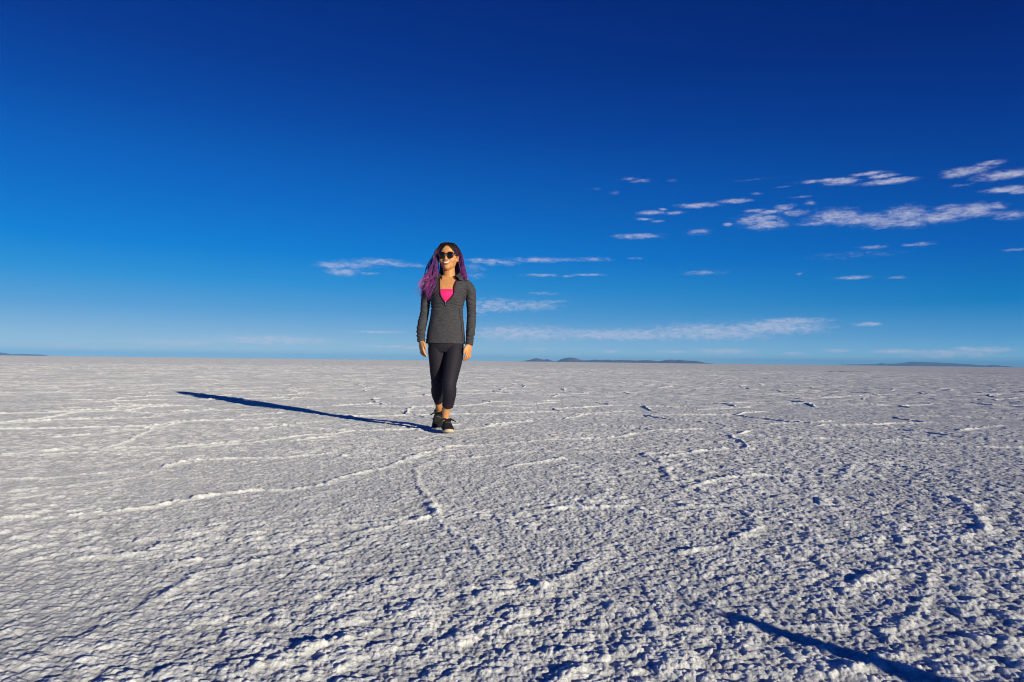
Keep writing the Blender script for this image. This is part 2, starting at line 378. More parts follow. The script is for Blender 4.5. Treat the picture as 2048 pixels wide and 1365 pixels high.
# ------------------------------------------------------------------ sky
def build_world():
    w = bpy.data.worlds.new('World'); scene.world = w; w.use_nodes = True
    nt = w.node_tree; nt.nodes.clear(); L = nt.links
    out = nt.nodes.new('ShaderNodeOutputWorld'); bg = nt.nodes.new('ShaderNodeBackground')
    L.new(bg.outputs[0], out.inputs[0])
    tc = nd(nt, 'ShaderNodeTexCoord'); sep = nd(nt, 'ShaderNodeSeparateXYZ'); L.new(tc.outputs['Generated'], sep.inputs[0])
    x, y, z = sep.outputs
    el = math_node(nt, 'MULTIPLY', math_node(nt, 'ARCSINE', z), 180 / math.pi)
    az = math_node(nt, 'MULTIPLY', math_node(nt, 'ARCTAN2', x, y), 180 / math.pi)
    def ramp(stops):
        r = nd(nt, 'ShaderNodeValToRGB'); cr = r.color_ramp
        fac = math_node(nt, 'POWER', math_node(nt, 'DIVIDE', el, 90.0, clamp=True), 0.5)
        L.new(fac, r.inputs[0])
        for i, (e, c) in enumerate(stops):
            p = math.sqrt(max(e, 0) / 90)
            if i < 2: k = cr.elements[i]; k.position = p
            else: k = cr.elements.new(p)
            k.color = srgb(*c)
        return r.outputs[0]
    away = ramp([(0, (182, 208, 222)), (.7, (170, 202, 220)), (3.8, (90, 160, 215)), (6.1, (42, 145, 214)), (8.5, (0, 128, 212)), (12, (0, 108, 199)),
                 (15.3, (0, 92, 185)), (18.7, (0, 73, 166)), (22.9, (0, 56, 146)), (30, (0, 40, 124)), (45, (0, 34, 106)), (90, (0, 30, 90))])
    side = ramp([(0, (150, 202, 230)), (.7, (128, 190, 224)), (2.2, (82, 154, 208)), (4.6, (8, 124, 192)), (8.6, (0, 93, 181)), (12.8, (0, 72, 160)),
                 (18.3, (0, 50, 135)), (23.6, (0, 36, 114)), (32, (0, 28, 98)), (45, (0, 26, 88)), (90, (0, 26, 82))])
    # the sky deepens with the angle from the point opposite the sun
    hl = math_node(nt, 'SQRT', math_node(nt, 'ADD', math_node(nt, 'MULTIPLY', x, x), math_node(nt, 'MULTIPLY', y, y)))
    dt = math_node(nt, 'ADD', math_node(nt, 'MULTIPLY', x, shadow_dir.x), math_node(nt, 'MULTIPLY', y, shadow_dir.y))
    c = math_node(nt, 'DIVIDE', dt, math_node(nt, 'MAXIMUM', hl, .001))
    k = math_node(nt, 'DIVIDE', math_node(nt, 'SUBTRACT', 1.0, c), 0.76, clamp=True)
    mx = nd(nt, 'ShaderNodeMix', data_type='RGBA'); L.new(k, mx.inputs[0]); L.new(away, mx.inputs[6]); L.new(side, mx.inputs[7])
    sky = nd(nt, 'ShaderNodeTexSky', sky_type='NISHITA', sun_disc=False)
    sky.sun_elevation = rad(SUN_EL); sky.sun_rotation = rad(180 - SUN_AZ); sky.altitude = 3600; sky.air_density = 1; sky.dust_density = .3; sky.ozone_density = 2
    sc_ = nd(nt, 'ShaderNodeVectorMath', operation='SCALE'); L.new(sky.outputs[0], sc_.inputs[0]); sc_.inputs['Scale'].default_value = 0.1
    mn = nd(nt, 'ShaderNodeMix', data_type='RGBA'); mn.inputs[0].default_value = 0.004; L.new(mx.outputs[2], mn.inputs[6]); L.new(sc_.outputs[0], mn.inputs[7])
    # clouds: thin streaks at their place on the sky dome
    comb = nd(nt, 'ShaderNodeCombineXYZ'); L.new(az, comb.inputs[0]); L.new(el, comb.inputs[1])
    acc = None
    for (a, e, ra, re, st) in CLOUDS:
        ma = nd(nt, 'ShaderNodeVectorMath', operation='MULTIPLY_ADD'); L.new(comb.outputs[0], ma.inputs[0])
        if e < 3.6: st = min(1.1, st + .5)
        ra *= 1.3; re *= 1.2
        ma.inputs[1].default_value = (1 / ra, 1 / re, 0); ma.inputs[2].default_value = (-a / ra, -e / re, 0)
        ln = nd(nt, 'ShaderNodeVectorMath', operation='LENGTH'); L.new(ma.outputs[0], ln.inputs[0])
        mr = nd(nt, 'ShaderNodeMapRange', interpolation_type='SMOOTHSTEP'); L.new(ln.outputs['Value'], mr.inputs[0])
        mr.inputs[1].default_value = 0.0; mr.inputs[2].default_value = 1.45; mr.inputs[3].default_value = st; mr.inputs[4].default_value = 0
        acc = mr.outputs[0] if acc is None else math_node(nt, 'MAXIMUM', acc, mr.outputs[0])
    mp = nd(nt, 'ShaderNodeVectorMath', operation='MULTIPLY'); L.new(comb.outputs[0], mp.inputs[0]); mp.inputs[1].default_value = (1.3, 3.6, 0)
    no = nd(nt, 'ShaderNodeTexNoise'); no.inputs['Scale'].default_value = 1.0; no.inputs['Detail'].default_value = 9; no.inputs['Roughness'].default_value = .68
    no.inputs['Distortion'].default_value = .35
    L.new(mp.outputs[0], no.inputs['Vector'])
    mp2 = nd(nt, 'ShaderNodeVectorMath', operation='MULTIPLY'); L.new(comb.outputs[0], mp2.inputs[0]); mp2.inputs[1].default_value = (1.4, 5.0, 3)
    no2 = nd(nt, 'ShaderNodeTexNoise'); no2.inputs['Scale'].default_value = 1.0; no2.inputs['Detail'].default_value = 8; no2.inputs['Roughness'].default_value = .6; no2.inputs['Distortion'].default_value = .6
    L.new(mp2.outputs[0], no2.inputs['Vector'])
    fib = math_node(nt, 'MULTIPLY', math_node(nt, 'SUBTRACT', no2.outputs['Fac'], .5), 0.6)
    dens = math_node(nt, 'ADD', fib, math_node(nt, 'ADD', math_node(nt, 'MULTIPLY', acc, .70), math_node(nt, 'MULTIPLY', math_node(nt, 'SUBTRACT', no.outputs['Fac'], .5), 1.9)))
    op = nd(nt, 'ShaderNodeMapRange', interpolation_type='SMOOTHSTEP'); L.new(dens, op.inputs[0])
    op.inputs[1].default_value = .0; op.inputs[2].default_value = 1.25; op.inputs[3].default_value = 0; op.inputs[4].default_value = .85
    opa = math_node(nt, 'MULTIPLY', op.outputs[0], math_node(nt, 'MULTIPLY', acc, 1.5, clamp=True))
    cl = nd(nt, 'ShaderNodeMix', data_type='RGBA'); L.new(opa, cl.inputs[0]); L.new(mn.outputs[2], cl.inputs[6]); cl.inputs[7].default_value = srgb(196, 200, 222)
    L.new(cl.outputs[2], bg.inputs[0]); bg.inputs[1].default_value = 1.0
    w.cycles.sampling_method = 'MANUAL'; w.cycles.sample_map_resolution = 512
build_world()

sun = bpy.data.lights.new('sun', 'SUN'); sun.energy = 5.0; sun.angle = rad(0.45); sun.color = (1.0, .925, .72)
so = bpy.data.objects.new('sun', sun); COL.objects.link(so)
so.rotation_euler = sun_vec.to_track_quat('Z', 'Y').to_euler()

# ------------------------------------------------------------------ camera
cam = bpy.data.cameras.new('camera'); co = bpy.data.objects.new('camera', cam); COL.objects.link(co)
cam.sensor_width = 36; cam.lens = 24; cam.clip_start = .05; cam.clip_end = 80000
pitch, roll = math.atan(40.5 / 1365), math.atan(24 / 2048)
F = Vector((0, math.cos(pitch), math.sin(pitch))); U = Vector((0, -math.sin(pitch), math.cos(pitch))); X = Vector((1, 0, 0))
Rt = X * math.cos(roll) + U * math.sin(roll); Up = U * math.cos(roll) - X * math.sin(roll)
co.matrix_world = Matrix(((Rt.x, Up.x, -F.x, 0), (Rt.y, Up.y, -F.y, 0), (Rt.z, Up.z, -F.z, .585), (0, 0, 0, 1)))
scene.camera = co
scene.view_settings.view_transform = 'Standard'; scene.view_settings.look = 'None'
scene.view_settings.exposure = 0; scene.view_settings.gamma = 1
scene.cycles.max_bounces = 6; scene.cycles.diffuse_bounces = 3; scene.cycles.volume_bounces = 0
scene.cycles.use_denoising = True; scene.cycles.denoiser = 'OPENIMAGEDENOISE'
scene.cycles.denoising_input_passes = 'RGB_ALBEDO_NORMAL'; scene.cycles.denoising_prefilter = 'ACCURATE'
scene.cycles.filter_width = 1.0; scene.cycles.use_adaptive_sampling = False
# ------------------------------------------------------------------ figure modelling
def ring_loft(bm, rings, n=20, cap=True):
    """rings: (centre, x-axis vector, y-axis vector, front scale) -> closed tapering tube"""
    R = []
    for c, ax, ay in rings:
        R.append([bm.verts.new(Vector(c) + Vector(ax) * math.cos(2 * math.pi * i / n) + Vector(ay) * math.sin(2 * math.pi * i / n)) for i in range(n)])
    for a, b in zip(R[:-1], R[1:]):
        for i in range(n):
            j = (i + 1) % n
            bm.faces.new((a[i], a[j], b[j], b[i]))
    if cap:
        bm.faces.new(R[0][::-1]); bm.faces.new(R[-1])
    return R

def body_loft(bm, rows, n=32, grow=0.0):
    """rows: (z, centre x, half width, front depth, back depth, centre y)"""
    R = []
    for z, cx, w, f, b, cy in rows:
        ring = []
        for i in range(n):
            t = 2 * math.pi * i / n
            c, s = math.cos(t), math.sin(t)
            q = 2 / 2.25
            px = (w + grow) * math.copysign(abs(c) ** q, c)
            py = ((b if s > 0 else f) + grow) * math.copysign(abs(s) ** q, s)
            ring.append(bm.verts.new((cx + px, cy + py, z)))
        R.append(ring)
    for a, b in zip(R[:-1], R[1:]):
        for i in range(n):
            j = (i + 1) % n
            bm.faces.new((a[i], a[j], b[j], b[i]))
    bm.faces.new(R[0][::-1]); bm.faces.new(R[-1])

def frame_of(d, ref):
    d = d.normalized(); a = (ref - d * ref.dot(d)).normalized(); return a, d.cross(a)

def limb(bm, pts, n=20, ref=Vector((1, 0, 0)), sub=4, grow=0.0, blunt=False):
    """pts: (position, radius along ref, radius across); Catmull-Rom interpolated, rounded ends"""
    P = [Vector(p[0]) for p in pts]; A = [p[1] for p in pts]; B = [p[2] if len(p) > 2 else p[1] for p in pts]
    def cr(v, i, t):
        p0 = v[max(i - 1, 0)]; p1 = v[i]; p2 = v[i + 1]; p3 = v[min(i + 2, len(v) - 1)]
        return 0.5 * ((2 * p1) + (p2 - p0) * t + (2 * p0 - 5 * p1 + 4 * p2 - p3) * t * t + (3 * p1 - p0 - 3 * p2 + p3) * t ** 3)
    pos, ra, rb = [], [], []
    for i in range(len(P) - 1):
        for k in range(sub):
            t = k / sub; pos.append(cr(P, i, t)); ra.append(cr(A, i, t)); rb.append(cr(B, i, t))
    pos.append(P[-1]); ra.append(A[-1]); rb.append(B[-1])
    rings = []
    d0 = (pos[1] - pos[0]).normalized(); d1 = (pos[-1] - pos[-2]).normalized()
    for k in (0.95, .7, .35):
        u, w = frame_of(d0, ref); s = math.sqrt(1 - k * k)
        rings.append((pos[0] - d0 * ra[0] * k * .8, u * (ra[0] + grow) * s, w * (rb[0] + grow) * s))
    for i, p in enumerate(pos):
        d = (pos[min(i + 1, len(pos) - 1)] - pos[max(i - 1, 0)])
        u, w = frame_of(d, ref); rings.append((p, u * (ra[i] + grow), w * (rb[i] + grow)))
    for k in (() if blunt else (.35, .7, 0.95)):
        u, w = frame_of(d1, ref); s = math.sqrt(1 - k * k)
        rings.append((pos[-1] + d1 * ra[-1] * k * .8, u * (ra[-1] + grow) * s, w * (rb[-1] + grow) * s))
    ring_loft(bm, rings, n)

def ellipsoid(bm, c, r, M=None, n=16):
    ret = bmesh.ops.create_uvsphere(bm, u_segments=n, v_segments=max(8, n // 2), radius=1)
    for v in ret['verts']:
        v.co = Vector((v.co.x * r[0], v.co.y * r[1], v.co.z * r[2]))
        if M: v.co = M @ v.co
        v.co += Vector(c)

def xform(bm, start, M):
    for v in list(bm.verts)[start:]: v.co = M @ v.co

def fuse(bm, voxel, smooth_it=3, smooth_f=.5):
    """melt the overlapping volumes of bm into one continuous skin"""
    bmesh.ops.recalc_face_normals(bm, faces=bm.faces)
    me = bpy.data.meshes.new('tmp'); bm.to_mesh(me); bm.free()
    o = bpy.data.objects.new('tmp', me); COL.objects.link(o)
    m = o.modifiers.new('r', 'REMESH'); m.mode = 'VOXEL'; m.voxel_size = voxel; m.use_smooth_shade = True
    s = o.modifiers.new('s', 'SMOOTH'); s.factor = smooth_f; s.iterations = smooth_it
    dg = bpy.context.evaluated_depsgraph_get(); dg.update()
    res = bpy.data.meshes.new_from_object(o.evaluated_get(dg))
    bpy.data.objects.remove(o); bpy.data.meshes.remove(me)
    res.polygons.foreach_set('use_smooth', np.ones(len(res.polygons), dtype=bool))
    return res

def from_bm(name, bm, smooth=True):
    bmesh.ops.recalc_face_normals(bm, faces=bm.faces)
    me = bpy.data.meshes.new(name); bm.to_mesh(me); bm.free()
    if smooth: me.polygons.foreach_set('use_smooth', np.ones(len(me.polygons), dtype=bool))
    return me

def co_array(me):
    a = np.empty(len(me.vertices) * 3, np.float32); me.vertices.foreach_get('co', a); return a.reshape(-1, 3)

def n3(v, s, seed):
    return (vnoise(v[:, 0] / s + v[:, 1] / s * .73 + 50, v[:, 2] / s + 31 + v[:, 1] / s * .41, seed) - .5) * 2

# --- materials of the figure
def plain_mat(name, col, rough=.6, spec=.3, bump=None, var=None):
    m, nt, bs, out = new_mat(name)
    bs.inputs['Roughness'].default_value = rough; bs.inputs['Specular IOR Level'].default_value = spec
    tc = nd(nt, 'ShaderNodeTexCoord')
    base = nd(nt, 'ShaderNodeRGB'); base.outputs[0].default_value = (*col, 1)
    csock = base.outputs[0]
    if var:
        sc, amt, stretch = var
        mp = nd(nt, 'ShaderNodeVectorMath', operation='MULTIPLY'); nt.links.new(tc.outputs['Object'], mp.inputs[0]); mp.inputs[1].default_value = stretch
        no = nd(nt, 'ShaderNodeTexNoise'); no.inputs['Scale'].default_value = sc; no.inputs['Detail'].default_value = 4; no.inputs['Roughness'].default_value = .7
        nt.links.new(mp.outputs[0], no.inputs['Vector'])
        mr = nd(nt, 'ShaderNodeMapRange'); nt.links.new(no.outputs['Fac'], mr.inputs[0])
        mr.inputs[1].default_value = .3; mr.inputs[2].default_value = .7; mr.inputs[3].default_value = 1 - amt; mr.inputs[4].default_value = 1 + amt
        mul = nd(nt, 'ShaderNodeVectorMath', operation='SCALE'); nt.links.new(csock, mul.inputs[0]); nt.links.new(mr.outputs[0], mul.inputs['Scale'])
        csock = mul.outputs[0]
    nt.links.new(csock, bs.inputs['Base Color'])
    if bump:
        sc, st, dist = bump
        no = nd(nt, 'ShaderNodeTexNoise'); no.inputs['Scale'].default_value = sc; no.inputs['Detail'].default_value = 3
        nt.links.new(tc.outputs['Object'], no.inputs['Vector'])
        b = nd(nt, 'ShaderNodeBump'); b.inputs['Strength'].default_value = st; b.inputs['Distance'].default_value = dist
        nt.links.new(no.outputs['Fac'], b.inputs['Height']); nt.links.new(b.outputs[0], bs.inputs['Normal'])
    return m

def attr_mat(name, attr, rough, spec, var=.12, sc=60, sss=0):
    m, nt, bs, out = new_mat(name)
    a = nd(nt, 'ShaderNodeAttribute', attribute_name=attr)
    tc = nd(nt, 'ShaderNodeTexCoord'); no = nd(nt, 'ShaderNodeTexNoise'); no.inputs['Scale'].default_value = sc; no.inputs['Detail'].default_value = 3
    nt.links.new(tc.outputs['Object'], no.inputs['Vector'])
    mr = nd(nt, 'ShaderNodeMapRange'); nt.links.new(no.outputs['Fac'], mr.inputs[0])
    mr.inputs[1].default_value = .3; mr.inputs[2].default_value = .7; mr.inputs[3].default_value = 1 - var; mr.inputs[4].default_value = 1 + var
    mul = nd(nt, 'ShaderNodeVectorMath', operation='SCALE'); nt.links.new(a.outputs['Color'], mul.inputs[0]); nt.links.new(mr.outputs[0], mul.inputs['Scale'])
    nt.links.new(mul.outputs[0], bs.inputs['Base Color'])
    bs.inputs['Roughness'].default_value = rough; bs.inputs['Specular IOR Level'].default_value = spec
    if sss:
        bs.inputs['Subsurface Weight'].default_value = sss; bs.inputs['Subsurface Radius'].default_value = (1, .4, .2); bs.inputs['Subsurface Scale'].default_value = .006
    return m

M_skin = attr_mat('skin', 'tone', .5, .4, .06, 40)
M_hair = attr_mat('hair', 'tint', .5, .3, .25, 300)
M_jacket = plain_mat('heather_charcoal_knit', (.056, .055, .062), .85, .2, bump=(420, .3, .002), var=(26, .5, (1.2, 1.2, 11)))
M_dark = plain_mat('dark_trim', (.018, .012, .016), .7, .25)
M_lining = plain_mat('plum_lining', (.075, .008, .025), .7, .25)
M_tights = plain_mat('stretch_tights', (.019, .0165, .026), .7, .22, bump=(500, .2, .001), var=(60, .15, (1, 1, 1)))
M_pink = plain_mat('hot_pink_jersey', (.88, .025, .20), .65, .3, var=(40, .08, (1, 1, 1)))
M_shoe = plain_mat('black_shoe_mesh', (.022, .021, .022), .75, .25, bump=(700, .5, .002), var=(180, .5, (1, 1, 1)))
M_lace = plain_mat('black_lace', (.012, .012, .013), .8, .2)
M_overlay = plain_mat('grey_shoe_overlay', (.13, .125, .12), .6, .3)
M_sole = plain_mat('salt_dusted_rubber', (.60, .50, .34), .75, .25, var=(90, .2, (1, 1, 1)))
M_frame = plain_mat('tortoise_acetate', (.035, .014, .008), .25, .5, var=(160, .6, (1, 1, 1)))
M_lens = plain_mat('smoked_lens', (.006, .005, .008), .06, .5)
M_metal = plain_mat('zip_metal', (.5, .5, .52), .3, .5)
bpy.data.materials['zip_metal'].node_tree.nodes['Principled BSDF'].inputs['Metallic'].default_value = 1

# --- shared measurements (metres, figure space: x to the photo's right, -y towards the viewer, z up)
HEAD = Matrix.Translation(Vector((.006, .0, 1.333))) @ Matrix.Rotation(rad(-6), 4, 'Z') @ Matrix.Rotation(rad(-1.0), 4, 'Y')
TORSO = [(.700, -.012, .150, .100, .115, .01), (.755, -.010, .160, .108, .125, .01), (.83, -.008, .154, .104, .112, .008), (.90, -.004, .143, .098, .096, .006),
         (.96, -.002, .135, .095, .088, .004), (1.01, 0, .131, .096, .088, .002), (1.055, .002, .136, .108, .092, 0), (1.095, .004, .143, .126, .096, 0), (1.13, .005, .148, .134, .099, 0),
         (1.165, .006, .150, .124, .102, 0), (1.20, .007, .155, .104, .103, .002), (1.232, .008, .152, .085, .100, .008), (1.258, .009, .128, .068, .088, .014), (1.278, .010, .092, .058, .074, .02), (1.296, .010, .066, .052, .062, .022)]
ARM_R = [(( .150, .014, 1.213), .052, .056), ((.185, .016, 1.17), .047, .052), ((.196, .022, 1.08), .042, .047), ((.200, .026, .985), .038, .042), ((.201, .006, .90), .039, .042), ((.196, -.018, .81), .036, .037), ((.190, -.034, .735), .032, .033)]
ARM_L = [((-.138, .014, 1.208), .052, .056), ((-.168, .016, 1.165), .046, .052), ((-.182, .024, 1.08), .040, .046), ((-.190, .034, .985), .037, .042), ((-.203, .012, .90), .039, .042), ((-.211, -.014, .83), .038, .038), ((-.207, -.032, .758), .032, .033)]
LEG_F = [((.066, .012, .74), .070, .074), ((.066, -.004, .67), .078, .086), ((.058, -.035, .58), .075, .084), ((.046, -.075, .48), .066, .073), ((.037, -.108, .395), .057, .062), ((.039, -.098, .33), .057, .060), ((.030, -.07, .265), .051, .053), ((.020, -.045, .21), .046, .047)]
LEG_B = [((-.076, .012, .74), .070, .074), ((-.078, .015, .67), .077, .086), ((-.074, .025, .58), .072, .084), ((-.072, .035, .48), .065, .073), ((-.072, .060, .395), .056, .062), ((-.082, .12, .32), .054, .058), ((-.084, .18, .265), .043, .047), ((-.083, .215, .235), .036, .040)]

def head_shapes(bm, grow=0.0):
    s = len(bm.verts)
    rows = [(-.004, 0, .014, .070, -.040, 0), (.004, 0, .026, .081, -.01, 0), (.014, 0, .040, .086, .012, 0), (.030, 0, .053, .087, .040, 0), (.055, 0, .063, .088, .064, 0), (.085, 0, .070, .087, .086, 0),
            (.112, 0, .071, .085, .096, 0), (.14, 0, .073, .088, .100, 0), (.168, 0, .072, .086, .100, 0), (.192, 0, .064, .073, .090, 0), (.210, 0, .048, .052, .070, 0), (.222, 0, .022, .024, .036, 0)]
    body_loft(bm, rows, 36, grow)
    xform(bm, s, HEAD)

def hand_shapes(bm, wrist, d, side, spread=1.0):
    """hand hanging along d; side = +1 when the thumb edge lies towards -x of the palm plane"""
    s = len(bm.verts)
    # local: -z along the fingers, x across the palm (index finger at -x), y = back of hand towards -y
    ring_loft(bm, [((0, 0, .02), (.024, 0, 0), (0, .018, 0)), ((0, 0, 0), (.026, 0, 0), (0, .018, 0)), ((0, -.001, -.03), (.036, 0, 0), (0, .016, 0)), ((.001, -.001, -.06), (.040, 0, 0), (0, .014, 0)), ((.001, .001, -.082), (.038, 0, 0), (0, .011, 0)), ((.001, .003, -.09), (.033, 0, 0), (0, .007, 0))], 20)
    for x0, ln, fan, curl in ((-.029, .066, -.10, 18), (-.0095, .074, -.02, 24), (.0100, .069, .06, 30), (.0285, .054, .15, 36)):
        p = Vector((x0, 0, -.076)); ang = rad(8); pts = [(p + Vector((0, 0, .02)), .0095, .0095)]
        for k, part in enumerate((.45, .31, .24)):
            pts.append((p.copy(), .0090 - .001 * k, .0090 - .001 * k))
            p = p + Vector((math.sin(fan) * ln * part, math.sin(ang) * ln * part, -math.cos(ang) * ln * part)); ang += rad(curl)
        pts.append((p.copy(), .0058, .0058))
        limb(bm, pts, 10, Vector((1, 0, 0)), 2)
    limb(bm, [(Vector((-.018, .004, -.012)), .014, .013), (Vector((-.036, .008, -.034)), .012, .0115), (Vector((-.045, .012, -.060)), .0098, .0098), (Vector((-.044, .016, -.085)), .0066, .0066)], 10, Vector((0, 1, 0)), 3)
    d = Vector(d).normalized()
    z = -d; ref = Vector((side[0], side[1], 0)); xax = (ref - z * ref.dot(z)).normalized(); yax = z.cross(xax)
    M = Matrix(((xax.x, yax.x, z.x, wrist[0]), (xax.y, yax.y, z.y, wrist[1]), (xax.z, yax.z, z.z, wrist[2]), (0, 0, 0, 1)))
    flip = Matrix.Identity(4)
    if spread < 0: flip = Matrix.Scale(-1, 4, Vector((0, 1, 0)))
    xform(bm, s, M @ flip)

SHOE_F = Matrix.Translation(Vector((-.002, .052, .006))) @ Matrix.Rotation(rad(12), 4, 'Z')       # heel origin, toe along -y
SHOE_B = Matrix.Translation(Vector((-.083, .425, .008))) @ Matrix.Rotation(rad(-3), 4, 'Z')
def bend_back(v):
    """push-off: the heel comes up, the ball of the foot stays on the salt"""
    ball = -.175; a = rad(36)
    y = v.y - ball
    if y <= -.02: return v
    k = min(1, (y + .02) / .05); a *= k
    return Vector((v.x, ball + y * math.cos(a) - v.z * math.sin(a) * 1.0, y * math.sin(a) + v.z * math.cos(a)))
def build_person():
    # ---------------- body: one continuous skin
    bm = bmesh.new()
    body_loft(bm, [(z, x, w - .012, f - .012, b - .012, y) for z, x, w, f, b, y in TORSO], 32)
    limb(bm, [((.010, .026, 1.255), .060, .056), ((.010, .020, 1.295), .051, .050), ((.008, .014, 1.34), .049, .050), ((.007, .012, 1.39), .050, .054)], 24)
    for arm in (ARM_R, ARM_L):
        limb(bm, [(p, a - .009, b - .010) for p, a, b in arm], 16)
    for leg in (LEG_F, LEG_B):
        limb(bm, [(p, a - .007, b - .007) for p, a, b in leg], 20)
    limb(bm, [((.036, -.098, .33), .046, .050), ((.022, -.06, .25), .041, .043), ((.008, -.03, .18), .034, .036), ((-.001, -.010, .12), .0285, .033), ((.001, -.002, .075), .029, .033), ((.006, -.03, .05), .026, .02), ((.022, -.10, .035), .028, .012)], 20)
    limb(bm, [((-.083, .13, .31), .044, .048), ((-.084, .20, .245), .034, .038), ((-.084, .255, .19), .028, .031), (SHOE_B @ bend_back(Vector((0, -.048, .10))), .028, .031), (SHOE_B @ bend_back(Vector((0, -.055, .06))), .027, .028), (SHOE_B @ bend_back(Vector((0, -.10, .042))), .026, .016), (SHOE_B @ bend_back(Vector((0, -.15, .034))), .028, .010)], 20)
    hand_shapes(bm, (.189, -.036, .722), (-.06, -.10, -1), (.5, .85), 1)
    hand_shapes(bm, (-.207, -.034, .747), (.12, -.10, -1), (-.5, .85), -1)
    head_shapes(bm)
    H = HEAD
    # nose, cheeks, brow, chin, lips, ears
    s = len(bm.verts)
    limb(bm, [((0, -.078, .125), .008, .008), ((0, -.089, .108), .0085, .010), ((0, -.099, .090), .011, .012), ((0, -.104, .081), .0135, .011)], 14)
    for sx in (-1, 1):
        ellipsoid(bm, (sx * .012, -.094, .077), (.009, .009, .008))
        ellipsoid(bm, (sx * .036, -.052, .080), (.033, .036, .030))
        ellipsoid(bm, (sx * .031, -.072, .131), (.028, .016, .010))
        ellipsoid(bm, (sx * .076, .012, .100), (.008, .019, .031), Matrix.Rotation(rad(sx * 18), 3, 'Z'))
        ellipsoid(bm, (sx * .077, .006, .078), (.006, .010, .011))
    ellipsoid(bm, (0, -.078, .014), (.022, .016, .014))
    limb(bm, [((-.032, -.076, .060), .003, .003), ((-.018, -.089, .0615), .005, .004), ((0, -.094, .0630), .006, .0045), ((.018, -.089, .0615), .005, .004), ((.032, -.076, .060), .003, .003)], 10, Vector((0, 0, 1)), 3)
    limb(bm, [((-.030, -.077, .056), .003, .003), ((-.016, -.090, .046), .006, .005), ((0, -.094, .0425), .0075, .006), ((.016, -.090, .046), .006, .005), ((.030, -.077, .056), .003, .003)], 10, Vector((0, 0, 1)), 3)
    xform(bm, s, H)
    me = fuse(bm, .0032, 3, .5)
    bm = bmesh.new(); bm.from_mesh(me); Hv = H.inverted(); sel = []
    for v in bm.verts:
        if v.co.z > 1.3:
            q = Hv @ v.co
            if .012 < abs(q.x) < .066 and q.y < -.02 and .02 < q.z < .16 and not (abs(q.x) < .036 and .034 < q.z < .086): sel.append(v)
    for _ in range(26): bmesh.ops.smooth_vert(bm, verts=sel, factor=.5, use_axis_x=True, use_axis_y=True, use_axis_z=True)
    bm.to_mesh(me); bm.free()
    # skin tones: lips, teeth, brows and nails belong to the one skin
    V = co_array(me)
    Hi = np.array(H.inverted()); h = V @ Hi[:3, :3].T + Hi[:3, 3]
    col = np.tile(np.array([.66, .30, .115], np.float32), (len(V), 1))
    col *= (1 + .07 * n3(V, .05, 3))[:, None]
    x, y, z = h[:, 0], h[:, 1], h[:, 2]
    face = (y < -.05) & (z > 0) & (z < .16)
    up = .0605 - .0 * x; zc = .0525 + 6.0 * x * x
    lips = face & (np.abs(x) < .034) & (z < .0650) & (z > .0385 + 16 * x * x)
    col[lips] = (.40, .10, .075)
    teeth = face & (np.abs(x) < .0245) & (z < .0605) & (z > .0475 + 17 * x * x)
    col[teeth] = (.86, .78, .70)
    blush = face & ((np.abs(x) - .042) ** 2 + (z - .072) ** 2 < .018 ** 2); col[blush] = (.68, .30, .13)
    brow = face & (np.abs(np.abs(x) - .033) < .019) & (np.abs(z - (.139 - 5 * (np.abs(x) - .033) ** 2)) < .0045); col[brow] = (.06, .035, .025)
    nostril = face & (np.abs(np.abs(x) - .0075) < .0045) & (z < .0725) & (z > .069) & (y < -.088); col[nostril] = (.12, .045, .03)
    at = me.color_attributes.new('tone', 'FLOAT_COLOR', 'POINT')
    at.data.foreach_set('color', np.concatenate([np.clip(col, 0, 1), np.ones((len(V), 1))], 1).astype(np.float32).ravel())
    me.name = 'person'
    body = link('person', me, M_skin)
    tag(body, 'smiling woman with purple hair and sunglasses walking across the white salt flat', 'person')

    # ---------------- hot pink top
    bm = bmesh.new()
    body_loft(bm, [(z, x, w - .007, f - .0065, b - .007, y) for z, x, w, f, b, y in TORSO if 1.0 < z < 1.2], 48)
    pm = from_bm('pink_top', bm)
    bm = bmesh.new(); bm.from_mesh(pm)
    geom = bm.verts[:] + bm.edges[:] + bm.faces[:]
    bmesh.ops.bisect_plane(bm, geom=geom, plane_co=(0, 0, 1.176), plane_no=(0, 0, 1), clear_outer=True)
    bm.to_mesh(pm); bm.free()
    link('pink_top', pm, M_pink, body)

    # ---------------- tights
    bm = bmesh.new()
    body_loft(bm, [(.655, -.004, .118, .082, .10, .012), (.69, -.006, .142, .094, .116, .012), (.74, -.009, .153, .099, .118, .012), (.80, -.008, .146, .096, .106, .01), (.86, -.005, .136, .09, .09, .008)], 32)
    limb(bm, LEG_F, 28, blunt=True); limb(bm, LEG_B, 28, blunt=True)
    tm = fuse(bm, .0045, 2, .5)
    V = co_array(tm)
    nrm = np.empty(len(V) * 3, np.float32); tm.vertices.foreach_get('normal', nrm); nrm = nrm.reshape(-1, 3)
    k = np.exp(-((V[:, 2] - .385) / .05) ** 2) + .6 * np.exp(-((V[:, 2] - .70) / .04) ** 2) + .5 * np.exp(-((V[:, 2] - .26) / .05) ** 2)
    fold = np.sin(V[:, 2] * 190 + 5 * n3(V, .06, 9) + V[:, 0] * 30) * .0022 * k * (n3(V, .05, 12) > -.2)
    V = V + nrm * fold[:, None]
    tm.vertices.foreach_set('co', V.astype(np.float32).ravel()); tm.update(); tm.name = 'cropped_tights'
    link('cropped_tights', tm, M_tights, body)

    # ---------------- jacket
    bm = bmesh.new()
    body_loft(bm, [(.727, -.011, .163, .112, .130, .01)] + [r for r in TORSO if r[0] > .73], 40)
    limb(bm, ARM_R, 20, blunt=True); limb(bm, ARM_L, 20, blunt=True)
    jm = fuse(bm, .0048, 4, .5)
